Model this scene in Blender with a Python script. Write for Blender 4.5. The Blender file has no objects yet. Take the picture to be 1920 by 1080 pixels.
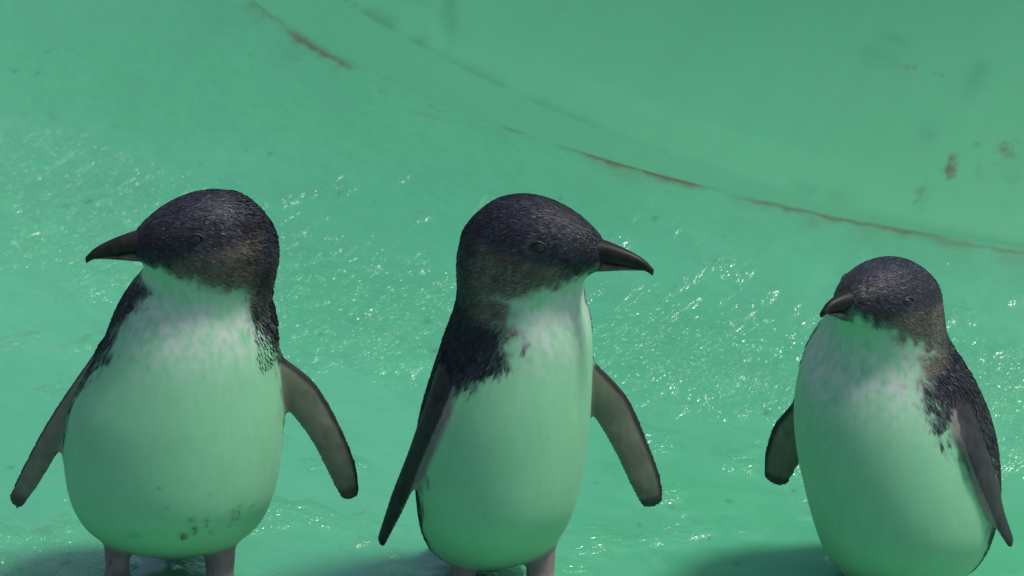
import bpy, math
import numpy as np

# ------------------------------------------------------------------ camera, sky, sun
PITCH = math.radians(24.0)
S = 0.000413                    # metres per photo pixel at the birds' distance
DIST = 3.0
cP, sP = math.cos(PITCH), math.sin(PITCH)
TGT = np.array([0.0, 0.0, 575 * S / cP])
FWD = np.array([0.0, cP, -sP]); UP = np.array([0.0, sP, cP])
CAM = TGT - FWD * DIST

sc = bpy.context.scene
col = sc.collection
cd = bpy.data.cameras.new('camera')
cd.sensor_width = 36.0
cd.lens = 36.0 * DIST / (1920 * S)
cd.clip_start = 0.05; cd.clip_end = 2000.0
cd.dof.use_dof = True; cd.dof.focus_distance = DIST - 0.02; cd.dof.aperture_fstop = 16.0
cam = bpy.data.objects.new('camera', cd); col.objects.link(cam)
cam.location = CAM.tolist(); cam.rotation_euler = (math.pi / 2 - PITCH, 0, 0)
sc.camera = cam

SUN_EL, SUN_AZ = math.radians(63.0), math.radians(97.0)   # azimuth: from the camera side towards the right
sdir = np.array([math.cos(SUN_EL) * math.sin(SUN_AZ), -math.cos(SUN_EL) * math.cos(SUN_AZ), math.sin(SUN_EL)])
w = bpy.data.worlds.new('World'); sc.world = w; w.use_nodes = True
nt = w.node_tree; nt.nodes.clear()
sky = nt.nodes.new('ShaderNodeTexSky'); sky.sky_type = 'NISHITA'; sky.sun_disc = False
sky.sun_elevation = SUN_EL; sky.sun_rotation = math.atan2(sdir[0], sdir[1]); sky.dust_density = 3.0; sky.air_density = 1.0
bg = nt.nodes.new('ShaderNodeBackground'); bg.inputs['Strength'].default_value = 0.105
out = nt.nodes.new('ShaderNodeOutputWorld')
nt.links.new(sky.outputs[0], bg.inputs[0]); nt.links.new(bg.outputs[0], out.inputs[0])
ld = bpy.data.lights.new('sun', 'SUN'); ld.energy = 2.7; ld.angle = math.radians(10.0); ld.color = (1.0, 0.965, 0.9)
sun = bpy.data.objects.new('sun', ld); col.objects.link(sun)
from mathutils import Vector
sun.rotation_euler = Vector((-sdir).tolist()).to_track_quat('-Z', 'Y').to_euler()
sun.location = (sdir * 5).tolist()
sc.view_settings.view_transform = 'Standard'; sc.view_settings.look = 'None'
sc.view_settings.exposure = 0.0; sc.view_settings.gamma = 1.0; sc.view_settings.use_curve_mapping = False
sc.cycles.max_bounces = 10; sc.cycles.diffuse_bounces = 5
sc.cycles.use_denoising = True

rng = np.random.default_rng(7)

# ------------------------------------------------------------------ helpers
def W(px, py, y):
    """photo point (1920x1080) at world depth y -> world position"""
    d = FWD * DIST + np.array([(px - 960) * S, 0, 0]) + UP * (540 - py) * S
    t = (y - CAM[1]) / d[1]
    return CAM + d * t

def vnoise(P, scale, seed=0, oct=1):
    """smooth value noise in [-1,1], P (...,3)"""
    r = np.random.default_rng(seed); tab = r.uniform(-1, 1, 4096)
    tot = 0; amp = 1; norm = 0
    for o in range(oct):
        Q = P * scale * 2 ** o + 17.3 * o
        I = np.floor(Q).astype(np.int64); F = Q - I; F = F * F * (3 - 2 * F)
        v = 0
        for dx in (0, 1):
            for dy in (0, 1):
                for dz in (0, 1):
                    h = ((I[..., 0] + dx) * 73856093 ^ (I[..., 1] + dy) * 19349663 ^ (I[..., 2] + dz) * 83492791) & 4095
                    v = v + tab[h] * (F[..., 0] if dx else 1 - F[..., 0]) * (F[..., 1] if dy else 1 - F[..., 1]) * (F[..., 2] if dz else 1 - F[..., 2])
        tot = tot + v * amp; norm += amp; amp *= 0.5
    return tot / norm

def sstep(a, b, x):
    t = np.clip((x - a) / (b - a), 0, 1)
    return t * t * (3 - 2 * t)

def mesh_np(name, V, F, smooth=True):
    me = bpy.data.meshes.new(name)
    V = np.asarray(V, np.float32); F = np.asarray(F, np.int32)
    n = F.shape[1]
    me.vertices.add(len(V)); me.vertices.foreach_set('co', V.ravel())
    me.loops.add(F.size); me.loops.foreach_set('vertex_index', F.ravel())
    me.polygons.add(len(F))
    me.polygons.foreach_set('loop_start', np.arange(0, F.size, n, dtype=np.int32))
    me.polygons.foreach_set('loop_total', np.full(len(F), n, np.int32))
    me.update(calc_edges=True)
    if smooth:
        me.polygons.foreach_set('use_smooth', np.ones(len(F), bool))
    return me

def attr_col(me, name, C):
    a = me.attributes.new(name, 'FLOAT_COLOR', 'POINT')
    C4 = np.ones((len(C), 4), np.float32); C4[:, :3] = C
    a.data.foreach_set('color', C4.ravel())

def attr_f(me, name, v):
    a = me.attributes.new(name, 'FLOAT', 'POINT')
    a.data.foreach_set('value', np.asarray(v, np.float32).ravel())

def obj(name, me, mat, parent=None, **kw):
    o = bpy.data.objects.new(name, me); col.objects.link(o)
    if mat: me.materials.append(mat)
    if parent is not None:
        o.parent = parent
        o.matrix_parent_inverse = parent.matrix_world.inverted()
    for k, v in kw.items(): o[k] = v
    return o

class NT:
    def __init__(s, name):
        s.m = bpy.data.materials.new(name); s.m.use_nodes = True
        s.t = s.m.node_tree; s.b = s.t.nodes['Principled BSDF']
    def n(s, ty, **kw):
        x = s.t.nodes.new(ty)
        for k, v in kw.items(): setattr(x, k, v)
        return x
    def l(s, a, b): s.t.links.new(a, b)
    def setv(s, node, **kw):
        for k, v in kw.items(): node.inputs[k.replace('_', ' ')].default_value = v
    def noise(s, vec, scale, detail=3, rough=0.55, dist=0.0):
        x = s.n('ShaderNodeTexNoise'); s.setv(x, Scale=scale, Detail=detail, Roughness=rough, Distortion=dist)
        if vec is not None: s.l(vec, x.inputs['Vector'])
        return x.outputs['Fac']
    def ramp(s, fac, a, b, lo=0.0, hi=1.0, smooth=True):
        x = s.n('ShaderNodeMapRange'); x.interpolation_type = 'SMOOTHSTEP' if smooth else 'LINEAR'
        s.l(fac, x.inputs['Value'])
        for i, v in zip((1, 2, 3, 4), (a, b, lo, hi)): x.inputs[i].default_value = v
        return x.outputs[0]
    def math(s, op, a, b=None, clamp=False):
        x = s.n('ShaderNodeMath'); x.operation = op; x.use_clamp = clamp
        for i, v in enumerate((a, b)):
            if v is None: continue
            if hasattr(v, 'links') or hasattr(v, 'is_linked'): s.l(v, x.inputs[i])
            else: x.inputs[i].default_value = v
        return x.outputs[0]
    def mix(s, fac, a, b):
        x = s.n('ShaderNodeMix'); x.data_type = 'RGBA'
        for i, v in ((0, fac), (6, a), (7, b)):
            if hasattr(v, 'is_linked'): s.l(v, x.inputs[i])
            else: x.inputs[i].default_value = v if i == 0 else (*v, 1.0)
        return x.outputs[2]
    def attr(s, name, kind='Fac'):
        x = s.n('ShaderNodeAttribute'); x.attribute_name = name
        return x.outputs[kind]

# ------------------------------------------------------------------ materials of the basin
def basin_material(name, wall=False):
    t = NT(name)
    uv = t.n('ShaderNodeUVMap'); uv.uv_map = 'surface'
    uvv = uv.outputs[0]
    geo = t.n('ShaderNodeNewGeometry').outputs['Position']
    mp = t.n('ShaderNodeMapping'); mp.inputs['Scale'].default_value = (1.0, 2.2, 1.0); t.l(uvv, mp.inputs['Vector'])
    st = mp.outputs[0]
    # paint: broad fading, blotches, thin scuffs
    big = t.noise(st, 3.2, 4, 0.6)
    mid = t.noise(st, 17.0, 4, 0.6, 0.6)
    fine = t.noise(st, 120.0, 3, 0.6)
    c = t.mix(t.ramp(big, 0.3, 0.7), (0.058, 0.400, 0.194), (0.075, 0.430, 0.224))
    c = t.mix(t.ramp(mid, 0.35, 0.75, 0, 0.45), c, (0.060, 0.345, 0.185))
    c = t.mix(t.ramp(fine, 0.55, 0.8, 0, 0.25), c, (0.11, 0.43, 0.27))
    if wall:
        mv = t.n('ShaderNodeMapping'); mv.inputs['Scale'].default_value = (26.0, 2.2, 1.0); t.l(uvv, mv.inputs['Vector'])
        drip = t.noise(mv.outputs[0], 1.6, 4, 0.6, 0.2)
        c = t.mix(t.ramp(drip, 0.42, 0.72, 0, 0.4), c, (0.075, 0.330, 0.170))
    if wall:
        c = t.mix(0.5, c, (0.112, 0.415, 0.222))
    else:
        c = t.mix(t.ramp(t.attr('wet'), 0, 1, 0.45, 0.0), c, (0.086, 0.345, 0.200))
    stain = t.attr('stain'); dark = t.attr('dark')
    brk = t.noise(st, 260.0, 3, 0.7)
    if wall:
        b2 = t.noise(st, 70.0, 5, 0.7, 0.8)
        sm = t.ramp(t.math('ADD', stain, t.math('MULTIPLY', t.math('SUBTRACT', b2, 0.5), 1.5)), 0.14, 0.72, 0.0, 0.8)
        sm = t.math('MULTIPLY', sm, t.ramp(stain, 0.02, 0.2))
    else:
        sm = t.math('MULTIPLY', stain, t.ramp(brk, 0.25, 0.6, 0.65, 1.0))
    c = t.mix(sm, c, (0.092, 0.088, 0.040))
    c = t.mix(dark, c, (0.030, 0.150, 0.085))
    t.l(c, t.b.inputs['Base Color'])
    wet = t.attr('wet')
    if wall:
        rough = t.ramp(mid, 0.3, 0.7, 0.42, 0.55)
        t.l(rough, t.b.inputs['Roughness'])
        bp = t.n('ShaderNodeBump'); t.setv(bp, Strength=0.08, Distance=0.003)
        t.l(t.noise(st, 60, 4), bp.inputs['Height']); t.l(bp.outputs[0], t.b.inputs['Normal'])
        return t.m
    # a film of water with ridges and beads where the surface is wet
    rip = t.attr('ripple')
    m2 = t.n('ShaderNodeMapping'); m2.inputs['Scale'].default_value = (1.35, 1.0, 1.0)
    # the trickles pile up into steeper fronts on their downhill side
    pre = t.noise(uvv, 40.0, 2, 0.5, 0.5)
    cx = t.n('ShaderNodeCombineXYZ'); t.l(t.math('MULTIPLY', t.math('SUBTRACT', pre, 0.5), -0.08), cx.inputs[0])
    va = t.n('ShaderNodeVectorMath'); va.operation = 'ADD'; t.l(uvv, va.inputs[0]); t.l(cx.outputs[0], va.inputs[1])
    t.l(va.outputs[0], m2.inputs['Vector'])
    r1 = t.noise(m2.outputs[0], 42.0, 2.2, 0.6, 0.6)
    ridge = t.math('SUBTRACT', 1.0, t.math('ABSOLUTE', t.math('MULTIPLY', t.math('SUBTRACT', r1, 0.5), 6.0)), clamp=True)
    r2 = t.noise(m2.outputs[0], 85.0, 2, 0.6, 0.8)
    h = t.math('ADD', t.math('MULTIPLY', ridge, 0.35), t.math('ADD', t.math('MULTIPLY', r2, 0.5), t.math('MULTIPLY', pre, 0.9)))
    wa = rip
    hh = t.math('MULTIPLY', h, rip)
    bp = t.n('ShaderNodeBump'); t.setv(bp, Strength=1.0, Distance=0.027)
    t.l(hh, bp.inputs['Height'])
    bp0 = t.n('ShaderNodeBump'); t.setv(bp0, Strength=0.2, Distance=0.004)
    t.l(t.noise(st, 42, 3), bp0.inputs['Height'])
    t.l(bp0.outputs[0], t.b.inputs['Normal'])
    t.setv(t.b, Roughness=0.5)
    t.b.inputs['Coat IOR'].default_value = 1.6
    t.l(t.ramp(rip, 0.15, 0.45, 0.15, 0.25), t.b.inputs['Coat Roughness'])
    t.l(t.ramp(wet, 0.0, 1.0, 0.03, 1.0), t.b.inputs['Coat Weight'])
    t.l(bp.outputs[0], t.b.inputs['Coat Normal'])
    return t.m

M_floor = basin_material('green_painted_floor')
M_wall = basin_material('green_painted_wall', True)

def simple(name, c, rough, noise_scale=None, c2=None, bump=0.0):
    t = NT(name)
    t.setv(t.b, Roughness=rough)
    if noise_scale:
        g = t.n('ShaderNodeTexCoord').outputs['Object']
        f = t.noise(g, noise_scale, 4)
        t.l(t.mix(t.ramp(f, 0.3, 0.7), c, c2), t.b.inputs['Base Color'])
        if bump:
            bp = t.n('ShaderNodeBump'); t.setv(bp, Strength=bump, Distance=0.002)
            t.l(f, bp.inputs['Height']); t.l(bp.outputs[0], t.b.inputs['Normal'])
    else:
        t.b.inputs['Base Color'].default_value = (*c, 1)
    return t.m

M_conc = simple('grey_concrete', (0.30, 0.29, 0.27), 0.85, 6.0, (0.38, 0.37, 0.34), 0.4)

# ------------------------------------------------------------------ basin: floor running up to a round island wall
K = np.array([0.94, 1.72]); R1 = 1.36; Z1 = 0.10

def strip_w(th):            # width of the coved strip at the wall's foot
    return 0.004 + 0.048 * sstep(math.radians(252), math.radians(208), th)

def floor_h(d):
    """height against distance from the wall seam"""
    t = np.clip(1 - d / 0.36, 0, 1)
    return Z1 * t ** 1.55

def floor_pt(th, d):
    return np.array([K[0] + (R1 + d) * math.cos(th), K[1] + (R1 + d) * math.sin(th), float(floor_h(np.array(d)))])

D2 = math.radians
th = np.concatenate([np.linspace(D2(0), D2(196), 90, endpoint=False), np.linspace(D2(196), D2(282), 720, endpoint=False), np.linspace(D2(282), D2(360), 40, endpoint=False)])
dd = np.concatenate([np.linspace(0, 0.03, 26, endpoint=False), np.linspace(0.03, 1.1, 316, endpoint=False), 1.1 + (np.linspace(0, 1, 40) ** 2) * 4.5])

def grid_faces(n, m, wrap=True):
    i = np.arange(n if wrap else n - 1); j = np.arange(m - 1)
    I, J = np.meshgrid(i, j, indexing='ij'); I2 = (I + 1) % n
    return np.stack([I * m + J, I * m + J + 1, I2 * m + J + 1, I2 * m + J], -1).reshape(-1, 4)

def set_uv(me, u, v):
    uvl = me.uv_layers.new(name='surface')
    li = np.empty(len(me.loops), np.int32); me.loops.foreach_get('vertex_index', li)
    uvl.data.foreach_set('uv', np.stack([u[li], v[li]], -1).astype(np.float32).ravel())

def blob(u, v, u0, v0, ru, rv, ang=0.0):
    du, dv = u - u0, v - v0
    a = du * math.cos(ang) + dv * math.sin(ang); b = -du * math.sin(ang) + dv * math.cos(ang)
    return np.exp(-(a / ru) ** 2 - (b / rv) ** 2)

TH, DD = np.meshgrid(th, dd, indexing='ij')
TH = TH.ravel(); DD = DD.ravel()
Vf = np.stack([K[0] + (R1 + DD) * np.cos(TH), K[1] + (R1 + DD) * np.sin(TH), floor_h(DD)], -1)
und = vnoise(Vf * [1, 1, 0], 9.0, 3, 3) * 0.0022 * sstep(0, 0.05, DD)
Vf[:, 2] += und
U = TH * 1.7; A = np.degrees(TH)
nz1 = vnoise(np.stack([U, DD, 0 * U], -1), 60, 5, 3); nz2 = vnoise(np.stack([U, DD, 0 * U], -1), 22, 6, 3)
nzU = vnoise(np.stack([U, 0 * U, 0 * U], -1), 14, 8, 3); nzU2 = vnoise(np.stack([U, 0 * U, 0 * U], -1), 70, 9, 3)
stain = np.zeros(len(U)); dark = np.zeros(len(U))
# rusty dirt along the seam, in lengths
for a0, a1, wd, amt, off in ((206.0, 211.0, 0.0045, 0.6, 0.002), (210.0, 217.0, 0.0065, 0.95, 0.007), (221.5, 223.0, 0.004, 0.25, 0.01), (225.6, 227.2, 0.003, 0.5, 0.0), (228.4, 237.2, 0.0060, 1.0, 0.001), (236.8, 247.5, 0.0060, 0.85, 0.003), (243.0, 262.0, 0.006, 0.6, 0.006)):
    tt = (A - a0) / (a1 - a0)
    env = np.clip(np.minimum(tt, 1 - tt) * 5, 0, 1) * (tt > 0) * (tt < 1)
    wv = wd * (0.45 + 0.9 * np.clip(0.5 + nzU, 0, 1.2)) * (0.5 + env * 0.5)
    line = np.exp(-((DD - off - 0.003 * nzU2) / wv) ** 2)
    core = np.exp(-((DD - off - 0.002 * nzU2) / (wv * 0.5)) ** 2)
    stain = np.maximum(stain, amt * env * np.maximum(core * np.clip(0.95 + 0.5 * nzU2, 0, 1), 0.75 * line * np.clip(0.65 + 0.9 * nz1 + 0.5 * nzU2, 0, 1)))
    halo = np.exp(-(np.maximum(DD - off, 0) / (wd * 3.5)) ** 2) * env * np.clip(nz2 * 2, 0, 1)
    stain = np.maximum(stain, 0.35 * halo)
dark = np.maximum(dark, 0.06 * np.exp(-(DD / 0.004) ** 2) * sstep(195, 205, A) * sstep(285, 275, A))
for a_, d_, ru, rv, am in ((206.3, .257, .020, .003, .30), (207.7, .237, .012, .003, .5), (208.0, .236, .006, .002, .5), (210.5, .200, .010, .003, .45), (211.6, .186, .02, .003, .2), (219.0, .016, .006, .003, .35), (222.0, .02, .03, .003, .2)):
    stain = np.maximum(stain, am * blob(U, DD, math.radians(a_) * 1.7, d_, ru, rv, -0.06) * np.clip(0.8 + 1.0 * nz1, 0, 1))
# faint old seam on the far slope and small scraps of dirt
ndot = 260
dots_a = rng.uniform(200, 275, ndot); dots_d = rng.uniform(0.02, 0.95, ndot); dots_r = 0.0006 + 0.0022 * rng.random(ndot) ** 3
sel = (A > 198) & (A < 280) & (DD < 1.1)
idx = np.where(sel)[0]
for a_, d_, r_ in zip(dots_a, dots_d, dots_r):
    # grid index window round each spot
    ii = int(round((a_ - 196) / (282 - 196) * 720)) + 90; jj = int(np.searchsorted(dd, d_))
    for i in range(ii - 2, ii + 3):
        for j in range(max(jj - 2, 0), jj + 3):
            k = i * len(dd) + j
            q = ((TH[k] - math.radians(a_)) * (R1 + d_)) ** 2 + (DD[k] - d_) ** 2
            dark[k] = max(dark[k], 0.7 * math.exp(-q / (r_ * 1.6) ** 2))
# wetness: water film below a tide line that drops away from the seam on the far side; ridged water in a band
tide = np.interp(A, [200, 206, 211, 216, 226, 240], [0.33, 0.275, 0.20, 0.135, 0.065, 0.03]) + 0.012 * nz2 + 0.008 * nzU
film = sstep(-0.035, 0.06, DD - tide + 0.02 * nz1)
band_c = np.interp(A, [205, 214, 226, 238, 250], [0.36, 0.34, 0.29, 0.21, 0.20])
band = np.exp(-((DD - band_c - 0.03 * nzU) / np.interp(A, [205, 222, 240], [0.125, 0.085, 0.055])) ** 2)
rip = np.clip(band * (1.0 + 0.6 * nz2), 0, 1)
rip = 0.44 * np.clip(rip * 1.15, 0, 1) * np.interp(A, [205, 222, 236], [1.0, 0.92, 0.85])
rip = np.maximum(rip, 0.20 * np.clip(-0.25 + 2.6 * nz2, 0, 1)); rip = np.maximum(rip, 0.36 * sstep(0.60, 0.74, DD) * (0.4 + 0.6 * sstep(1.0, 0.86, DD)) * np.clip(0.1 + 2.0 * nz2, 0, 1))
wet = film; rip = rip * film
me = mesh_np('pool_floor', Vf, grid_faces(len(th), len(dd)))
set_uv(me, U, DD); attr_f(me, 'stain', stain); attr_f(me, 'dark', np.clip(dark, 0, 1)); attr_f(me, 'wet', wet); attr_f(me, 'ripple', rip)
floor = obj('pool_floor', me, M_floor, kind='structure')

# --- island wall with its coved foot
WALL_TOP = 0.72
_hh = np.linspace(0, 0.8, 400)
_off = np.concatenate([[0], np.cumsum(np.tan(np.radians(np.interp(_hh[1:], [0, 0.03, 0.16, 0.32, 0.7], [66, 60, 47, 34, 14]))) * np.diff(_hh))])
def woff(h): return np.interp(h, _hh, _off)      # the wall leans back, less and less towards its top
prof_t = np.concatenate([np.linspace(0, 1, 14, endpoint=False), 1 + np.linspace(0, 1, 150)])
THw, PT = np.meshgrid(th, prof_t, indexing='ij'); THw = THw.ravel(); PT = PT.ravel()
ws = strip_w(THw)
cz = Z1 + 0.52 * ws
dw = np.where(PT < 1, -ws * PT, 0); zw = np.where(PT < 1, Z1 - 0.001 + (cz - Z1 + 0.001) * PT, 0)
up = PT >= 1
hgt = (PT - 1) * (WALL_TOP - cz)
cove = 0.035
dw = np.where(up, -ws - woff(hgt), dw)
zw = np.where(up, cz + hgt, zw)
Vw = np.stack([K[0] + (R1 + dw) * np.cos(THw), K[1] + (R1 + dw) * np.sin(THw), zw], -1)
Uw = THw * 1.4; Aw = np.degrees(THw); Hw = np.where(up, hgt, (PT - 1) * 0.05)
Pn = np.stack([Uw, Hw, 0 * Uw], -1)
n1 = vnoise(Pn, 60, 11, 3); n2 = vnoise(Pn * [1, 3, 1], 26, 12, 3); nU = vnoise(Pn * [1, 0, 0], 30, 13, 3)
Vw += (vnoise(Pn, 7, 14, 2) * 0.003)[:, None] * np.stack([np.cos(THw), np.sin(THw), 0 * THw], -1) * (up & (hgt > 0.02))[:, None]
stw = np.zeros(len(Uw)); dkw = np.zeros(len(Uw))
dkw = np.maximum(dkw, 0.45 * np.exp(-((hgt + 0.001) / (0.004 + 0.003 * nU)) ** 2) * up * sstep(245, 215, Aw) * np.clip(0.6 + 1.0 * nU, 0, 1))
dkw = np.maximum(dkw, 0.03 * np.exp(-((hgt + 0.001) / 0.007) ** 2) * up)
def wblob(px, py, ru, rv, amt, arr, ang=0.0, brk=0.9):
    # photo point -> point on the wall (angle, height)
    d = FWD * DIST + np.array([(px - 960) * S, 0, 0]) + UP * (540 - py) * S
    for t in np.linspace(1.0, 1.6, 1200):
        q = CAM + d * t
        r = math.hypot(q[0] - K[0], q[1] - K[1]); a = math.atan2(q[1] - K[1], q[0] - K[0]) % (2 * math.pi)
        w_ = float(strip_w(np.array(a))); z_ = Z1 + 0.52 * w_
        if r < R1 - w_ - float(woff(max(q[2] - z_, 0))):
            b = blob(Uw, np.where(up, hgt, -1), a * 1.4, q[2] - z_, ru, rv, ang) * np.clip(0.55 + brk * (n1 + n2), 0, 1)
            np.maximum(arr, min(1.0, amt * (1.0 if arr is dkw else 1.5)) * b, out=arr); return
for p in ((1720, 128, .030, .005, .5, stw), (1690, 132, .016, .004, .5, stw), (1650, 105, .028, .006, .25, dkw), (1735, 75, .014, .003, .35, stw), (1770, 58, .012, .003, .3, stw), (1680, 72, .02, .003, .25, dkw),
          (1900, 48, .018, .004, .4, stw), (1740, 150, .009, .008, .3, stw), (1830, 140, .016, .016, .25, dkw), (1825, 262, .016, .005, .45, stw), (1785, 312, .009, .007, .5, stw), (1845, 318, .010, .006, .45, stw),
          (1900, 325, .014, .004, .4, dkw), (1735, 355, .008, .010, .45, stw), (1730, 380, .005, .008, .3, dkw), (1890, 290, .02, .012, .25, stw), (665, 14, .006, .003, .5, dkw), (668, 28, .006, .003, .6, dkw), (665, 40, .007, .006, .4, stw),
          (1515, 352, .016, .004, .3, dkw), (1575, 368, .02, .004, .3, dkw), (1240, 282, .012, .004, .25, dkw), (1740, 247, .01, .006, .25, dkw)):
    wblob(*p)
wblob(802, 130, .0055, .0055, 1.0, stw, 0.2, 0.2); wblob(803, 132, .0035, .0035, .9, dkw, 0.0, 0.1)
# shallow vertical joint between two wall panels
jx = Vw[:, 0] - (K[0] + (R1 - 0.055) * math.cos(D2(218.9)))
jm = sstep(-0.001, 0.0015, jx) * sstep(0.0165, 0.014, jx) * up * sstep(0.0, 0.01, hgt) * (Vw[:, 1] < K[1])
Vw -= (0.0022 * jm)[:, None] * np.stack([np.cos(THw), np.sin(THw), 0 * THw], -1)
dkw = np.maximum(dkw, 0.10 * jm)
me = mesh_np('pool_wall', Vw, grid_faces(len(th), len(prof_t)))
set_uv(me, Uw, Hw); attr_f(me, 'stain', np.clip(stw, 0, 1)); attr_f(me, 'dark', np.clip(dkw, 0, 1)); attr_f(me, 'wet', 0 * stw)
wall = obj('island_wall', me, M_wall, label='curved green painted wall of the island behind the penguins', category='wall')

# capping of the island
r0, z0 = R1 - 0.06 - float(woff(WALL_TOP - Z1)) + 0.03, WALL_TOP - 0.002
n = 96; ca = np.linspace(0, 2 * math.pi, n, endpoint=False)
Vc = [(K[0], K[1], z0 + 0.03)]; Fc = []
for rr, zz in ((r0 - .3, z0 + 0.03), (r0 + 0.02, z0 + 0.03), (r0 + 0.05, z0 + 0.02), (r0 + 0.05, z0 - 0.03), (r0 - 0.05, z0 - 0.03)):
    Vc += [(K[0] + rr * math.cos(a), K[1] + rr * math.sin(a), zz) for a in ca]
me = bpy.data.meshes.new('coping')
Fc = [(0, 1 + i, 1 + (i + 1) % n) for i in range(n)] + [(1 + k * n + i, 1 + (k + 1) * n + i, 1 + (k + 1) * n + (i + 1) % n, 1 + k * n + (i + 1) % n) for k in range(4) for i in range(n)]
me.from_pydata(Vc, [], Fc); me.update()
obj('coping', me, M_conc, wall)
# ground beyond the pool
gr = 400.0
me = mesh_np('ground', [(-gr, -gr, -0.03), (gr, -gr, -0.03), (gr, gr, -0.03), (-gr, gr, -0.03)], [(0, 1, 2, 3)], False)
obj('ground', me, M_conc, kind='structure')

# ------------------------------------------------------------------ penguins
VOX = 0.0018

def surface_nets(f, org, h):
    s = f < 0
    nx, ny, nz = f.shape
    c = np.zeros((nx - 1, ny - 1, nz - 1), np.int8)
    for dx in (0, 1):
        for dy in (0, 1):
            for dz in (0, 1):
                c += s[dx:nx - 1 + dx, dy:ny - 1 + dy, dz:nz - 1 + dz]
    act = (c > 0) & (c < 8)
    I = np.stack(np.nonzero(act), -1)
    idx = np.full(act.shape, -1, np.int32); idx[act] = np.arange(len(I))
    acc = np.zeros((len(I), 3)); cnt = np.zeros(len(I))
    cor = [(x, y, z) for x in (0, 1) for y in (0, 1) for z in (0, 1)]
    for a in cor:
        for ax in range(3):
            if a[ax] == 0:
                b = list(a); b[ax] = 1
                fa = f[I[:, 0] + a[0], I[:, 1] + a[1], I[:, 2] + a[2]]; fb = f[I[:, 0] + b[0], I[:, 1] + b[1], I[:, 2] + b[2]]
                m = (fa < 0) != (fb < 0)
                t = np.where(m, fa / np.where(m, fa - fb, 1), 0)
                p = np.tile(np.array(a, float), (len(I), 1)); p[:, ax] += t
                acc += p * m[:, None]; cnt += m
    V = (I + acc / cnt[:, None]) * h + org
    Q = []
    for ax in range(3):
        sl0 = [slice(None)] * 3; sl1 = [slice(None)] * 3
        sl0[ax] = slice(0, -1); sl1[ax] = slice(1, None)
        a, b = s[tuple(sl0)], s[tuple(sl1)]
        e = np.stack(np.nonzero(a != b), -1)
        o1, o2 = [(1, 2), (2, 0), (0, 1)][ax]
        ok = (e[:, o1] > 0) & (e[:, o2] > 0) & (e[:, o1] < f.shape[o1] - 1) & (e[:, o2] < f.shape[o2] - 1)
        e = e[ok]
        def at(d1, d2):
            q = e.copy(); q[:, o1] += d1; q[:, o2] += d2
            return idx[q[:, 0], q[:, 1], q[:, 2]]
        q = np.stack([at(-1, -1), at(0, -1), at(0, 0), at(-1, 0)], -1)
        flip = ~a[e[:, 0], e[:, 1], e[:, 2]]
        q[flip] = q[flip][:, ::-1]
        Q.append(q)
    return V, np.concatenate(Q)

def smin(a, b, k):
    h = np.clip(0.5 + 0.5 * (b - a) / k, 0, 1)
    return b * (1 - h) + a * h - k * h * (1 - h)

def unit(v): v = np.asarray(v, float); return v / np.linalg.norm(v)

def catmull(P, n):
    P = np.asarray(P, float); P = np.vstack([2 * P[0] - P[1], P, 2 * P[-1] - P[-2]])
    out = []
    m = len(P) - 3
    for k in np.linspace(0, m, n):
        i = min(int(k), m - 1); t = k - i
        a, b, c, d = P[i:i + 4]
        out.append(0.5 * (2 * b + (c - a) * t + (2 * a - 5 * b + 4 * c - d) * t * t + (3 * b - a - 3 * c + d) * t ** 3))
    return np.array(out)

class Flipper:
    """flat tapering limb: centre line, half widths, the direction across it"""
    def __init__(s, pts, hw, wdir, thick=0.0036, under=-1):
        s.C = catmull(pts, 22); s.hw = np.interp(np.linspace(0, 1, 22), np.linspace(0, 1, len(hw)), hw)
        s.T = np.gradient(s.C, axis=0); s.T /= np.linalg.norm(s.T, axis=1)[:, None]
        wd = catmull(wdir, 22) if len(wdir) > 1 else np.tile(np.asarray(wdir, float), (22, 1))
        wd = wd - (wd * s.T).sum(1)[:, None] * s.T; s.Wd = wd / np.linalg.norm(wd, axis=1)[:, None]
        s.N = np.cross(s.T, s.Wd)
        s.th = np.interp(np.linspace(0, 1, 22), [0, .3, 1], [thick * 1.7, thick * 1.1, thick * 0.62])
        s.under = under
    def eval(s, P, full=False):
        best = np.full(P.shape[:-1], 1e3); bw = np.zeros_like(best); bn = np.zeros_like(best); bt = np.zeros_like(best)
        for i in range(21):
            a, b = s.C[i], s.C[i + 1]; ab = b - a; L = ab @ ab
            t = ((P - a) @ ab) / L
            tc = np.clip(t, 0, 1)
            q = P - (a + tc[..., None] * ab)
            wd = unit(s.Wd[i] + s.Wd[i + 1]); nn = unit(s.N[i] + s.N[i + 1]); tt = unit(ab)
            hw = s.hw[i] + (s.hw[i + 1] - s.hw[i]) * tc; th_ = s.th[i] + (s.th[i + 1] - s.th[i]) * tc
            wv = q @ wd; nv = q @ nn; uv = q @ tt
            m = np.sqrt((wv / hw) ** 2 + (nv / th_) ** 2 + (uv / (hw * 0.75)) ** 2)
            f = (m - 1) * th_
            u = f < best
            best = np.where(u, f, best)
            if full:
                bw = np.where(u, wv / hw, bw); bn = np.where(u, nv, bn); bt = np.where(u, (i + tc) / 21, bt)
        return (best, bw, bn, bt) if full else best

def capsule(P, a, b, ra, rb):
    a = np.asarray(a, float); b = np.asarray(b, float); ab = b - a
    t = np.clip(((P - a) @ ab) / (ab @ ab), 0, 1)
    return np.linalg.norm(P - (a + t[..., None] * ab), axis=-1) - (ra + (rb - ra) * t)

def ellipsoid(P, c, axes, rad):
    q = (P - c) @ np.array(axes).T
    rad = np.array(rad)
    k0 = np.linalg.norm(q / rad, axis=-1); k1 = np.linalg.norm(q / rad ** 2, axis=-1)
    return k0 * (k0 - 1) / np.maximum(k1, 1e-9)

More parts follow.
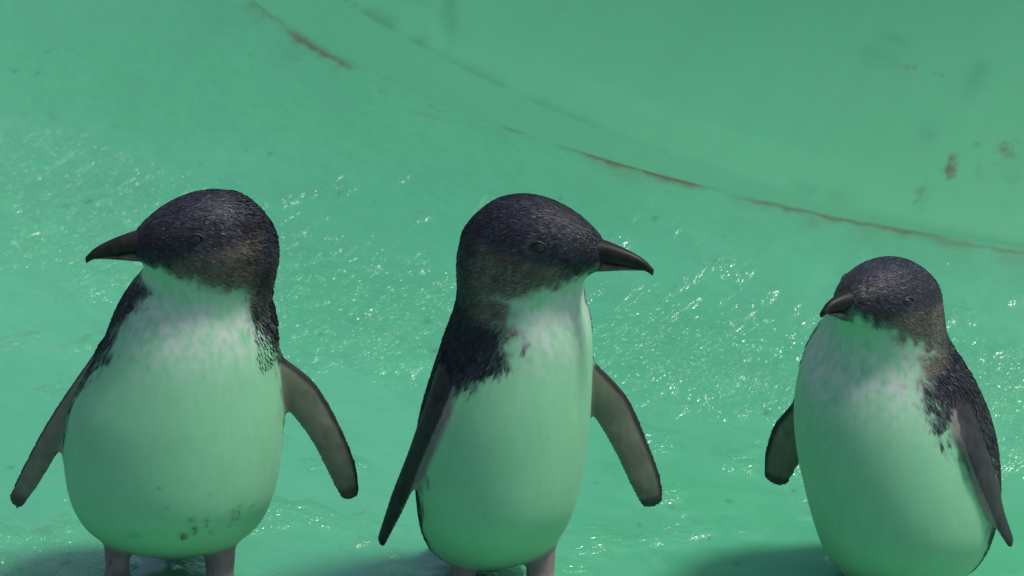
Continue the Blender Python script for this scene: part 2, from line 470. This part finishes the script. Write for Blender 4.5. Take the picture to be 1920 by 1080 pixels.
def feather_material(name, rough=0.6):
    t = NT(name)
    c = t.attr('plum', 'Color')
    t.l(c, t.b.inputs['Base Color'])
    t.setv(t.b, Roughness=rough)
    t.b.inputs['Specular IOR Level'].default_value = 0.35
    t.b.inputs['Sheen Weight'].default_value = 0.03
    return t.m
M_body = feather_material('plumage_skin'); M_feather = feather_material('plumage_feather', 0.5)
M_bill = NT('dark_horn_bill')
g = M_bill.n('ShaderNodeTexCoord').outputs['Object']
M_bill.l(M_bill.mix(M_bill.ramp(M_bill.noise(g, 160, 3), 0.35, 0.7), (0.008, 0.008, 0.008), (0.022, 0.018, 0.016)), M_bill.b.inputs['Base Color'])
M_bill.setv(M_bill.b, Roughness=0.48); M_bill.b.inputs['Specular IOR Level'].default_value = 0.25; M_bill = M_bill.m
M_bill_low = simple('pale_horn_bill', (0.11, 0.10, 0.085), 0.45, 120, (0.03, 0.027, 0.025))
M_iris = simple('grey_iris', (0.014, 0.017, 0.017), 0.1)
M_pupil = simple('black_pupil', (0.004, 0.004, 0.005), 0.05)
M_lid = simple('dark_eyelid', (0.020, 0.019, 0.020), 0.5)
M_claw = simple('black_claw', (0.015, 0.014, 0.013), 0.4)

def loft(rings, cap=True):
    n = len(rings[0]); V = np.concatenate(rings); F = []
    for i in range(len(rings) - 1):
        for j in range(n):
            F.append((i * n + j, i * n + (j + 1) % n, (i + 1) * n + (j + 1) % n, (i + 1) * n + j))
    me = bpy.data.meshes.new('loft')
    if cap:
        F.append(tuple(range(n))[::-1]); F.append(tuple((len(rings) - 1) * n + j for j in range(n)))
    me.from_pydata(V.tolist(), [], F); me.update()
    me.polygons.foreach_set('use_smooth', np.ones(len(F), bool))
    return me

WHITE_GREEN_BOUNCE = np.array([0.235, 0.555, 0.325]); GREYW = np.array([0.62, 0.63, 0.61]); SLATE = np.array([0.020, 0.021, 0.027])  # belly white has the floor's green bounce light put into its colour
BROWN = np.array([0.108, 0.088, 0.075]); BLUE = np.array([0.032, 0.037, 0.062]); SKIN = np.array([0.24, 0.185, 0.18])

def penguin(spec):
    y0 = spec['y0']
    # torso sections
    rows = []
    for py, xl, xr, yc, b in spec['torso']:
        pl, pr = W(xl, py, y0 + yc), W(xr, py, y0 + yc)
        rows.append((pl[2], (pl[0] + pr[0]) / 2, (pr[0] - pl[0]) / 2, y0 + yc, b))
    rows = np.array(sorted(rows)); zt = np.linspace(rows[0, 0], rows[-1, 0], 120)
    prof = [np.interp(zt, rows[:, 0], rows[:, k]) for k in range(1, 5)]
    ker = np.exp(-(np.arange(-14, 15) / 6.5) ** 2); ker /= ker.sum()
    prof = [np.convolve(np.pad(p, 14, mode='reflect', reflect_type='odd'), ker, 'valid') for p in prof]
    zb, ztop = zt[0], zt[-1]
    def tor(P):
        z = P[..., 2]
        cx, a, cy, b = [np.interp(z, zt, p) for p in prof]
        a = np.maximum(a, 0.004); b = np.maximum(b, 0.004)
        q = np.sqrt(((P[..., 0] - cx) / a) ** 2 + ((P[..., 1] - cy) / b) ** 2)
        f = (q - 1) * np.minimum(a, b)
        dz = np.maximum(np.maximum(zb - z, z - ztop), 0)
        return np.where(dz > 0, np.sqrt(np.maximum(f, 0) ** 2 + dz ** 2) , f)
    # head frame
    hp = spec['head']; H = W(*hp['c'], y0 + hp['y'])
    fw = unit(hp['fwd']); sd = unit(np.cross(fw, [0, 0, 1])); tu = np.cross(sd, fw)   # sd = bird's right
    hs = hp['s']; ax = (fw, sd, tu)
    def head(P):
        f = ellipsoid(P, H + hs * (-0.004 * fw), ax, (0.0430 * hs, 0.0345 * hs, 0.0338 * hs))
        f = smin(f, ellipsoid(P, H + hs * (0.029 * fw + 0.0005 * tu), ax, (0.0265 * hs, 0.0165 * hs, 0.0165 * hs)), 0.026 * hs)
        f = smin(f, ellipsoid(P, H + hs * (-0.012 * fw - 0.022 * tu), ax, (0.037 * hs, 0.033 * hs, 0.030 * hs)), 0.020 * hs)
        return f
    flips = []
    for fl in spec['flippers']:
        pts = [W(px, py, y0 + yy) for px, py, yy in fl['pts']]
        flips.append(Flipper(pts, fl['hw'], fl['wdir'], fl.get('thick', 0.0036), fl.get('under', 1)))
    legs = []
    for lx, ltop, yf, r in spec['legs']:
        a = W(lx, ltop, y0 + yf + 0.012); g_ = W(lx, ltop, y0 + yf)
        a[2] += 0.012
        legs.append((a, np.array([a[0], y0 + yf - 0.002, 0.016]), r))
    body_f = unit([math.sin(spec['face']), -math.cos(spec['face']), 0]); body_l = np.array([-body_f[1], body_f[0], 0.0])
    def legf(P):
        f = np.full(P.shape[:-1], 1e3)
        for a, b, r in legs:
            f = np.minimum(f, capsule(P, a, b, r * 1.15, r * 0.92))
            for ang, ln in ((-0.5, 0.030), (0.0, 0.036), (0.5, 0.030)):
                dr = unit(body_f * math.cos(ang) + body_l * math.sin(ang))
                k = b + dr * ln * 0.55; k[2] = 0.011; e = b + dr * ln; e[2] = 0.0055
                f = smin(f, capsule(P, b - [0, 0, 0.004], k, 0.0075, 0.0062), 0.006); f = smin(f, capsule(P, k, e, 0.0062, 0.005), 0.004)
            for ang in (-0.25, 0.25):
                dr = unit(body_f * math.cos(ang) + body_l * math.sin(ang))
                e = b + dr * 0.024; e[2] = 0.0055
                f = smin(f, capsule(P, b - [0, 0, 0.008], e, 0.006, 0.0038), 0.005)
            hl = b - body_f * 0.010; hl[2] = 0.007
            f = smin(f, capsule(P, b - [0, 0, 0.006], hl, 0.007, 0.005), 0.006)
        return f
    cyb = np.interp(zb + 0.05, zt, prof[2]); cxb = np.interp(zb + 0.05, zt, prof[0])
    tail_a = np.array([cxb, cyb, zb + 0.035]) - body_f * 0.045; tail_b = np.array([cxb, cyb, max(zb - 0.012, 0.012)]) - body_f * 0.085
    # sample the volume
    allp = np.array([W(x, y, y0) for x, y in spec['bbox']])
    lo = np.array([allp[:, 0].min(), y0 - 0.125, -0.004]); hi = np.array([allp[:, 0].max(), y0 + 0.17, allp[:, 2].max()])
    n = np.ceil((hi - lo) / VOX).astype(int) + 1
    G = np.stack(np.meshgrid(*[lo[k] + VOX * np.arange(n[k]) for k in range(3)], indexing='ij'), -1)
    f = tor(G)
    def sub(fn, c0, c1, pad=0.03):
        a = np.clip(((np.minimum(c0, c1) - pad - lo) / VOX).astype(int), 0, n); b = np.clip(((np.maximum(c0, c1) + pad - lo) / VOX).astype(int) + 1, 0, n)
        return tuple(slice(a[k], b[k]) for k in range(3))
    sl = sub(None, H - 0.085, H + 0.085, 0)
    f[sl] = smin(f[sl], head(G[sl]), spec.get('neck_k', 0.03))
    for F_ in flips:
        sl = sub(None, F_.C.min(0), F_.C.max(0)); f[sl] = smin(f[sl], F_.eval(G[sl]), 0.007)
    sl = sub(None, tail_a, tail_b); f[sl] = smin(f[sl], capsule(G[sl], tail_a, tail_b, 0.022, 0.006), 0.02)
    zc = int((zb + 0.09 - lo[2]) / VOX); f[:, :, :zc] = smin(f[:, :, :zc], legf(G[:, :, :zc]), 0.006)
    V, Q = surface_nets(f, lo, VOX)
    # gradient normals
    def fullf(P):
        r = smin(tor(P), head(P), spec.get('neck_k', 0.03))
        for F_ in flips: r = smin(r, F_.eval(P), 0.007)
        r = smin(r, capsule(P, tail_a, tail_b, 0.022, 0.006), 0.02)
        return smin(r, legf(P), 0.006)

    def colour(P):
        z = P[:, 2]
        N1 = vnoise(P, 140, spec['seed'] + 1, 2); N2 = vnoise(P * [1, 1, 0.35], 330, spec['seed'] + 2, 2); N3 = vnoise(P, 45, spec['seed'] + 3, 2)
        C = np.tile(WHITE_GREEN_BOUNCE, (len(P), 1))
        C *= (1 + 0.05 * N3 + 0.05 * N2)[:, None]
        # grey feather bases showing across the upper breast
        zc0, zc1 = spec['collar']
        gcol = np.exp(-((z - zc0) / zc1) ** 2) * np.clip(0.55 + 0.5 * N1 + 0.6 * N2, 0, 1)
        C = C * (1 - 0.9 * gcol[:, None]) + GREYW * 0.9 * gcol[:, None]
        # yellowed, soiled feathers low on the belly
        low = spec.get('soil', 0.25) * sstep(zb + 0.055 + 0.02 * N3, zb - 0.01, z) * np.clip(0.6 + 0.8 * N1 + 0.5 * N3, 0, 1)
        C = C * (1 - 0.6 * low[:, None]) + np.array([0.26, 0.24, 0.13]) * 0.6 * low[:, None]
        if spec.get('spots'):
            for px, py, r in spec['spots']:
                q = W(px, py, y0 - 0.075)
                d_ = np.sqrt((P[:, 0] - q[0]) ** 2 + ((P[:, 2] - q[2]) * 1.2) ** 2)
                k = np.exp(-(d_ / r) ** 2) * (P[:, 1] < y0) * np.clip(0.6 + 1.0 * N1, 0, 1)
                C = C * (1 - 0.8 * k[:, None]) + np.array([0.05, 0.045, 0.03]) * 0.8 * k[:, None]
        cx = np.interp(z, zt, prof[0]); cy = np.interp(z, zt, prof[2])
        v = np.stack([P[:, 0] - cx, P[:, 1] - cy], -1)
        front = v @ body_f[:2]; lat = v @ body_l[:2]        # lat > 0: to the right in the picture for a bird facing us
        ph = np.degrees(np.arctan2(np.abs(lat), front))
        tabz = np.array([W(960, py, y0)[2] for py, _, _ in spec['mantle']])[::-1]
        pl = np.array([m[1] for m in spec['mantle']])[::-1]; pr = np.array([m[2] for m in spec['mantle']])[::-1]
        p0 = np.where(lat < 0, np.interp(z, tabz, pl), np.interp(z, tabz, pr))
        man = sstep(-13, 14, ph - p0 + 13 * N1 + 12 * N2)
        q = (P - H) / hs; hf, hsd, ht = q @ fw, q @ sd, q @ tu
        hr = np.sqrt(hf ** 2 + hsd ** 2 + ht ** 2)
        tb = hp.get('throat', -0.030) + 0.42 * hf
        hd = sstep(-0.009, 0.010, ht - tb + 0.007 * N1 + 0.008 * N2)
        inhead = sstep(0.075, 0.068, hr) * sstep(-0.066, -0.052, ht)
        nape = sstep(-0.016, -0.028, hf + 0.005 * N2 + 0.006 * N1) * sstep(-0.10, -0.075, ht)
        dk = np.maximum(man * sstep(0.0, 0.01, np.where(hr < 0.08, -ht - 0.028, 0.05)), hd * inhead)
        dk = np.maximum(dk, nape * sstep(0.09, 0.07, hr) * spec.get('nape', 1.0))
        D = np.tile(SLATE, (len(P), 1)) * (1 + 0.5 * N2 + 0.35 * N1)[:, None]
        bl = sstep(0.25, 0.7, 0.5 + 0.7 * N1 + 0.4 * N2)[:, None]
        D = D * (1 - 0.45 * bl) + BLUE * 0.45 * bl
        # head: cap above the eye stripe, brown-grey cheek beneath it
        chk = sstep(0.002, -0.010, ht + 0.10 * hf - hp.get('cheek', 0.006) + 0.003 * N2) * inhead * sstep(0.040, 0.026, hf) * sstep(-0.044, -0.022, hf)
        Bc = BROWN * (1.25 + 0.7 * N2 + 0.5 * N1)[:, None]
        D = D * (1 - 0.9 * chk[:, None]) + Bc * 0.9 * chk[:, None]
        tp = sstep(0.012, 0.03, ht)[:, None] * (hr < 0.08)[:, None]
        D = D * (1 - 0.35 * tp) + BLUE * 0.35 * tp * (1 + 0.5 * N2)[:, None]
        lore = np.exp(-((hf - 0.036) / 0.014) ** 2 - ((ht + 0.012) / 0.0022) ** 2)[:, None] * (hr < 0.07)[:, None]
        D = D * (1 - 0.5 * lore) + np.array([0.16, 0.13, 0.11]) * 0.5 * lore
        C = C * (1 - dk[:, None]) + D * dk[:, None]
        # flippers
        isf = np.zeros(len(P))
        for F_ in flips:
            d_, w_, n_, t_ = F_.eval(P, True)
            m = sstep(0.0035, 0.0015, d_) * sstep(0.0, 0.05, t_) * sstep(-0.0015, 0.002, tor(P) + 0.001 * N1)
            under = (n_ * F_.under > 0)
            cu = np.array([0.140, 0.155, 0.108]) * (1 + 0.25 * N1 + 0.15 * N2)[:, None]
            le = sstep(0.60, 0.80, w_ + 0.06 * N1)[:, None]; te = (0.8 * sstep(-0.86, -0.96, w_))[:, None]
            cu = cu * (1 - le) + SLATE * 0.9 * le
            cu = cu * (1 - te) + np.array([0.26, 0.25, 0.21]) * te
            tip = (sstep(0.90, 0.99, t_ + 0.03 * N1) * 0.75)[:, None]; cu = cu * (1 - tip) + SLATE * tip
            co = SLATE * (0.8 + 0.6 * N2 + 0.4 * N1)[:, None]; te2 = (0.5 * sstep(-0.93, -0.99, w_))[:, None]
            co = co * (1 - te2) + np.array([0.30, 0.29, 0.27]) * te2
            cf = np.where(under[:, None], cu, co)
            C = C * (1 - m[:, None]) + cf * m[:, None]; isf = np.maximum(isf, m)
        lf = legf(P); tf = tor(P)
        lg = (sstep(0.004, 0.0015, lf) * sstep(-0.001, 0.004, tf))
        C = C * (1 - lg[:, None]) + (SKIN * (1 + 0.25 * N1 + 0.15 * N2)[:, None]) * lg[:, None]
        tl = sstep(0.006, 0.002, capsule(P, tail_a, tail_b, 0.022, 0.006)) * sstep(0.0, 0.004, tf)
        C = C * (1 - tl[:, None]) + SLATE * tl[:, None]
        return np.clip(C, 0.004, 0.85), isf, lg, hr, hf, ht

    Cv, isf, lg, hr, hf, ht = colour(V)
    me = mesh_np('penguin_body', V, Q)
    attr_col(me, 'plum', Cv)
    root = bpy.data.objects.new('penguin', None); col.objects.link(root)
    root.empty_display_size = 0.05
    root.location = (float(cxb), y0, 0.0); bpy.context.view_layer.update()
    root['label'] = spec['label']; root['category'] = 'penguin'; root['group'] = 'penguins standing in a row'
    body = obj('body', me, M_body, root)
    # --- where the eyes sit: out along the side until they meet the skin
    eyes = []
    for sg in (-1, 1):
        base_p = H + hs * (hp.get('eye_f', 0.014) * fw + hp.get('eye_t', -0.001) * tu)
        ds = np.linspace(0.008, 0.06, 400) * hs
        line = base_p + np.outer(ds, sd * sg)
        hit = ds[np.argmax(smin(tor(line), head(line), spec.get('neck_k', 0.03)) > 0)]
        eyes.append((sg, base_p + sd * sg * (hit - hp.get('sink', 0.0022) * hs)))
    # --- feathers: short blades lying along the plumage
    tri = np.concatenate([Q[:, [0, 1, 2]], Q[:, [0, 2, 3]]])
    e1 = V[tri[:, 1]] - V[tri[:, 0]]; e2 = V[tri[:, 2]] - V[tri[:, 0]]; cr = np.cross(e1, e2); ar = np.linalg.norm(cr, axis=1) / 2
    hm = (hr[tri[:, 0]] < 0.07) * 1.0
    wgt = ar * (1 + 1.6 * hm) * (1 - 0.98 * (lg[tri[:, 0]] > 0.3)) * (1 - 0.55 * isf[tri[:, 0]])
    r_ = np.random.default_rng(spec['seed'])
    NF = 100000
    pick = np.searchsorted(np.cumsum(wgt) / wgt.sum(), r_.random(NF)); pick = np.clip(pick, 0, len(tri) - 1)
    s1 = np.sqrt(r_.random(NF)); s2 = r_.random(NF)
    near = np.zeros(len(V), bool)
    for sg, c in eyes: near |= np.linalg.norm(V - c, axis=1) < 0.0072 * hs
    keep = ~near[tri[pick, 0]]; pick = pick[keep]; s1 = s1[keep]; s2 = s2[keep]; NF = len(pick)
    P0 = V[tri[pick, 0]] * (1 - s1)[:, None] + V[tri[pick, 1]] * (s1 * (1 - s2))[:, None] + V[tri[pick, 2]] * (s1 * s2)[:, None]
    vn = np.zeros_like(V); fn = np.cross(V[Q[:, 2]] - V[Q[:, 0]], V[Q[:, 3]] - V[Q[:, 1]])
    for k in range(4): np.add.at(vn, Q[:, k], fn)
    vn /= np.maximum(np.linalg.norm(vn, axis=1), 1e-12)[:, None]
    Nn = vn[tri[pick, 0]] * (1 - s1)[:, None] + vn[tri[pick, 1]] * (s1 * (1 - s2))[:, None] + vn[tri[pick, 2]] * (s1 * s2)[:, None]
    Nn /= np.linalg.norm(Nn, axis=1)[:, None]
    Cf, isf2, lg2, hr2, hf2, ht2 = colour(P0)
    hm = sstep(0.082, 0.06, hr2)
    flow = np.tile(np.array([0, 0, -1.0]), (NF, 1)) - 0.25 * body_f
    flow = flow * (1 - hm[:, None]) + (-fw * 1.0 - 0.5 * np.array([0, 0, 1]) ) * hm[:, None]
    for F_ in flips:
        d_, w_, n_, t_ = F_.eval(P0, True); m = d_ < 0.004
        flow[m] = F_.T[np.clip((t_[m] * 21).astype(int), 0, 21)]
    flow += r_.normal(0, 0.16, (NF, 3))
    flow -= (flow * Nn).sum(1)[:, None] * Nn; flow /= np.maximum(np.linalg.norm(flow, axis=1), 1e-6)[:, None]
    sidev = np.cross(Nn, flow)
    lum = Cf.mean(1)
    ln = np.where(hm > 0.5, 0.0046, np.where(lum < 0.2, 0.0062, 0.0080)) * r_.uniform(0.7, 1.3, NF) * (1 - 0.74 * isf2) * np.where(lum > 0.25, 1 - 0.45 * sstep(zb + 0.07, zb + 0.03, P0[:, 2]), 1)
    wd = np.where(hm > 0.5, 0.00075, np.where(lum < 0.2, 0.0010, 0.0013)) * r_.uniform(0.7, 1.3, NF)
    lift = np.where(lum < 0.2, 0.15, 0.10) * r_.uniform(0.4, 1.5, NF) * (1 - 0.7 * isf2)
    lift = np.where(lum > 0.25, 0.035 * r_.uniform(0.3, 1.4, NF), lift)
    ruff = spec.get('ruffle', 0.0) * sstep(-0.015, -0.03, hf2) * (hr2 < 0.11) * (r_.random(NF) < 0.5)
    lift = lift + ruff * r_.uniform(0.3, 1.0, NF)
    tipd = flow + lift[:, None] * Nn
    base = P0 - np.where(lum < 0.2, 0.0002, 0.0006)[:, None] * Nn
    A_ = base - sidev * (wd * 0.5)[:, None]; B_ = base + sidev * (wd * 0.5)[:, None]
    hug = np.where(lum > 0.25, 8.0, 0.0)
    midp = base + tipd * (ln * 0.6)[:, None] - Nn * (hug * (0.6 * ln) ** 2)[:, None]
    C_ = midp + sidev * (wd * 0.5)[:, None]; D_ = midp - sidev * (wd * 0.5)[:, None]
    E_ = base + tipd * ln[:, None] - Nn * (ln * lift * 0.45 + hug * ln ** 2)[:, None]
    FV = np.stack([B_, A_, D_, E_, C_], 1).reshape(-1, 3)
    k = np.arange(NF)[:, None] * 5
    FF = k + np.arange(5)
    fm = mesh_np('plumage', FV, FF)
    jit = 1 + r_.normal(0, 1, NF) * np.where(lum < 0.2, 0.24, 0.055)
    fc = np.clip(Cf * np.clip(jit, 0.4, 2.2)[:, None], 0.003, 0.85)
    pale = (r_.random(NF) < 0.06) & (lum < 0.12) & (isf2 < 0.3)
    fc[pale] = fc[pale] * 1.6 + np.array([0.035, 0.033, 0.040])
    tipk = np.array([0.85, 0.85, 1.0, 1.2, 1.0])
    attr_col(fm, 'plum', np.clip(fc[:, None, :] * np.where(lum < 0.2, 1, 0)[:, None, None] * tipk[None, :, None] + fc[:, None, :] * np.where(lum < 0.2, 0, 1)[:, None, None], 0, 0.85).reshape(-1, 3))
    fnrm = Nn + r_.normal(0, 1, (NF, 3)) * np.where(lum < 0.2, 0.16, 0.06)[:, None] + 0.12 * flow * (lum < 0.2)[:, None]
    fnrm /= np.linalg.norm(fnrm, axis=1)[:, None]
    fm.normals_split_custom_set_from_vertices(np.repeat(fnrm, 5, 0).astype(np.float32).tolist())
    obj('plumage', fm, M_feather, body, kind='stuff')
    # --- bill
    def bill_mesh(upper):
        rings = []
        x0, x1 = 0.047 * hs, (0.047 + 0.0465 * hp.get('bill', 1.0)) * hs
        kb = 0.6 + 0.4 * hp.get('bill', 1.0)
        for t in np.linspace(-0.5, 1, 22):
            tt = max(t, 0.0)
            if upper:
                x = x0 + (x1 - x0) * t
                top = np.interp(tt, [0, .2, .4, .6, .75, .88, 1], [.0132, .0124, .0110, .0088, .0066, .0036, -.0012])
                bot = np.interp(tt, [0, .3, .6, .8, .9, 1], [-.0026, -.0030, -.0026, -.0028, -.0036, -.0058]); hwid = 0.0098 * (1 - 0.80 * tt ** 0.9)
            else:
                x = x0 + (x1 - x0) * t * 0.86
                top = np.interp(tt, [0, .3, .6, 1], [-.0024, -.0026, -.0023, -.0024])
                bot = np.interp(tt, [0, .25, .55, .85, 1], [-.0132, -.0106, -.0072, -.0044, -.0032]); hwid = 0.0080 * (1 - 0.82 * tt ** 0.9)
            if t < 0: top *= 1 + 0.7 * t; bot *= 1 + 0.7 * t; hwid *= 1 + 0.5 * t
            mid = (top + bot) / 2; hh = max((top - bot) / 2, 0.0005)
            ring = []
            for a in np.linspace(0, 2 * math.pi, 18, endpoint=False):
                ca_, sa_ = math.cos(a), math.sin(a)
                ring.append(H + fw * x + sd * (hwid * ca_ * abs(ca_) ** -0.15 if abs(ca_) > 1e-3 else 0) * hs + tu * (mid + hh * sa_) * hs)
            rings.append(np.array(ring))
        return loft(rings)
    obj('upper_bill', bill_mesh(True), M_bill, root)
    obj('lower_bill', bill_mesh(False), M_bill_low, root)
    # --- eyes, each with a ring of bare lid
    for sg, c in eyes:
        er = 0.0054 * hs
        def ball(nm, cc, r, mat, par, sq=1.0):
            V_ = []; F_ = []
            nu, nv = 20, 12
            for i in range(nv + 1):
                for j in range(nu):
                    p_ = math.pi * i / nv; a_ = 2 * math.pi * j / nu
                    V_.append(cc + r * (fw * math.sin(p_) * math.cos(a_) + tu * 0.9 * math.sin(p_) * math.sin(a_) + sd * sg * sq * math.cos(p_)))
            for i in range(nv):
                for j in range(nu): F_.append((i * nu + j, i * nu + (j + 1) % nu, (i + 1) * nu + (j + 1) % nu, (i + 1) * nu + j))
            return obj(nm, mesh_np(nm, np.array(V_), F_), mat, par)
        ey = ball('eye', c, er, M_iris, root, 0.85)
        ball('pupil', c + sd * sg * er * 0.36, er * 0.56, M_pupil, ey, 0.95)
        rings = []
        for a_ in np.linspace(0, 2 * math.pi, 24, endpoint=False):
            cen = c + er * 1.02 * (fw * math.cos(a_) * 1.05 + tu * 0.86 * math.sin(a_)) + sd * sg * er * (0.42 - 0.25 * math.cos(a_))
            rad = fw * math.cos(a_) + tu * math.sin(a_)
            rings.append(np.array([cen + 0.0009 * hs * (rad * math.cos(q_) + sd * sg * math.sin(q_)) for q_ in np.linspace(0, 2 * math.pi, 8, endpoint=False)]))
        rings.append(rings[0])
        obj('eyelid', loft(rings, False), M_lid, ey)
    # --- claws
    for a, b, r in legs:
        for ang, ln_ in ((-0.5, 0.030), (0.0, 0.036), (0.5, 0.030)):
            dr = unit(body_f * math.cos(ang) + body_l * math.sin(ang)); e = b + dr * (ln_ + 0.002); e[2] = 0.0055
            sdv = np.cross(dr, [0, 0, 1])
            rings = [np.array([e + dr * x + sdv * rr * math.cos(q) + np.array([0, 0, zz + rr * math.sin(q)]) for q in np.linspace(0, 2 * math.pi, 8, endpoint=False)]) for x, rr, zz in ((0, 0.003, 0.0005), (0.005, 0.0022, 0), (0.009, 0.0006, -0.003))]
            obj('claw', loft(rings), M_claw, root)
    return root

# wdir: from the trailing edge towards the leading edge
P1 = dict(y0=0.0, seed=21, face=math.radians(2), label='stout penguin with outspread flippers, brown dirt specks low on its belly', collar=(0.245, 0.030),
    torso=[(1020, 240, 410, .030, .026), (1000, 188, 462, .020, .044), (970, 152, 494, .006, .060), (920, 128, 517, -.008, .078), (860, 119, 528, -.006, .079), (800, 122, 530, -.003, .077), (740, 140, 527, 0, .073), (690, 172, 521, .004, .069), (640, 196, 518, .008, .064), (600, 208, 516, .012, .059), (565, 224, 508, .015, .054), (540, 240, 500, .017, .050), (515, 262, 497, .018, .046), (490, 285, 494, .018, .042), (450, 310, 485, .016, .036)],
    head=dict(c=(384, 440), y=0.004, fwd=(-0.965, -0.24, -0.09), s=1.0, eye_f=0.011, eye_t=0.011),
    flippers=[dict(pts=[(494, 684, .012), (560, 738, .012), (607, 805, .008), (640, 875, .004), (655, 922, .002)], hw=[.014, .0155, .013, .0118, .0085], wdir=[(0.9, 0.25, 0.45)], under=1),
              dict(pts=[(212, 672, .014), (152, 742, .012), (100, 818, .008), (60, 888, .004), (32, 936, .002)], hw=[.015, .0125, .0115, .0105, .008], wdir=[(-0.66, 0.62, 0.35)], under=-1)],
    legs=[(221, 1012, -.012, .0098), (413, 1016, -.016, .0118)],
    mantle=[(480, 40, 40), (520, 55, 50), (560, 60, 60), (600, 63, 62), (650, 69, 84), (720, 90, 95), (1000, 104, 104)],
    spots=[(435, 968, .0035), (438, 985, .003), (388, 973, .002), (470, 972, .002), (360, 968, .003), (396, 925, .002), (315, 942, .002), (345, 1000, .004), (400, 1000, .004), (250, 1003, .004), (300, 908, .0015), (365, 985, .0025), (448, 960, .002), (428, 998, .002)],
    bbox=[(0, 340), (700, 340), (0, 1120), (700, 1120)], ruffle=0.5, soil=1.0)

P2 = dict(y0=-0.008, seed=31, face=math.radians(22), label='slim penguin between two others, bill held out in profile over left shoulder', collar=(0.250, 0.030),
    torso=[(1052, 850, 950, .034, .018), (1035, 815, 1005, .028, .036), (1008, 796, 1044, .018, .050), (975, 786, 1066, .004, .062), (930, 781, 1084, -.008, .073), (870, 776, 1098, -.006, .074), (800, 782, 1106, -.003, .072), (740, 797, 1109, 0, .069), (690, 814, 1111, .004, .065), (640, 830, 1112, .008, .060), (600, 845, 1110, .011, .056), (565, 858, 1101, .014, .052), (540, 864, 1090, .016, .048), (510, 870, 1078, .018, .044), (480, 880, 1060, .018, .040), (450, 895, 1040, .016, .036)],
    head=dict(c=(1000, 452), y=0.004, fwd=(0.955, -0.27, -0.12), s=1.03, eye_f=0.011, eye_t=0.011),
    flippers=[dict(pts=[(1084, 690, .02), (1146, 764, .018), (1184, 838, .012), (1210, 900, .006), (1221, 935, .004)], hw=[.013, .0155, .0135, .0125, .0095], wdir=[(0.9, 0.2, 0.42)], under=1),
              dict(pts=[(872, 655, -.012), (814, 776, -.034), (776, 868, -.026), (744, 944, -.016), (716, 1012, -.010)], hw=[.0125, .0125, .0115, .0105, .006], wdir=[(-0.42, 0.86, 0.2)], under=1)],
    legs=[(870, 1046, -.016, .0098), (1013, 1022, -.012, .0115)],
    mantle=[(480, 35, 35), (520, 30, 45), (560, 30, 64), (600, 27, 70), (640, 30, 72), (665, 48, 80), (700, 70, 90), (760, 84, 98), (860, 86, 104), (1000, 96, 110)],
    bbox=[(690, 350), (1260, 350), (690, 1130), (1260, 1130)], ruffle=0.1)

P3 = dict(y0=0.0, seed=41, face=math.radians(-30), label='hunched penguin with tucked neck, one flipper folded along its side', collar=(0.205, 0.030),
    torso=[(1088, 1620, 1760, .032, .022), (1070, 1578, 1800, .025, .040), (1045, 1555, 1832, .015, .055), (1010, 1536, 1855, .0, .072), (960, 1520, 1870, -.008, .080), (900, 1505, 1876, -.006, .081), (840, 1492, 1872, -.004, .078), (780, 1487, 1858, 0, .074), (730, 1491, 1836, .004, .069), (690, 1499, 1812, .008, .064), (650, 1513, 1786, .011, .058), (620, 1534, 1764, .014, .053), (600, 1550, 1748, .015, .049), (575, 1570, 1742, .016, .044), (550, 1590, 1730, .016, .038)],
    head=dict(c=(1660, 562), y=-0.006, fwd=(-0.68, -0.70, 0.20), s=0.97, bill=0.72, eye_f=0.013, eye_t=0.008, sink=0.0034, throat=-0.027),
    flippers=[dict(pts=[(1766, 680, -.002), (1818, 826, -.050), (1850, 915, -.052), (1876, 975, -.042), (1894, 1014, -.034)], hw=[.0095, .013, .0125, .0105, .006], wdir=[(0.36, 0.92, 0.1)], under=-1),
              dict(pts=[(1525, 755, .022), (1484, 812, .030), (1466, 858, .034), (1456, 892, .036)], hw=[.012, .0155, .0145, .011], wdir=[(-0.92, 0.3, 0.2)], under=-1)],
    legs=[(1610, 1066, -.022, .0115), (1740, 1082, -.006, .0115)],
    mantle=[(560, 40, 45), (600, 60, 52), (640, 70, 56), (680, 74, 54), (720, 80, 56), (760, 88, 66), (820, 96, 82), (1000, 104, 92)],
    bbox=[(1420, 460), (1925, 460), (1420, 1130), (1925, 1130)], ruffle=0.15)

for spec in (P1, P2, P3):
    penguin(spec)
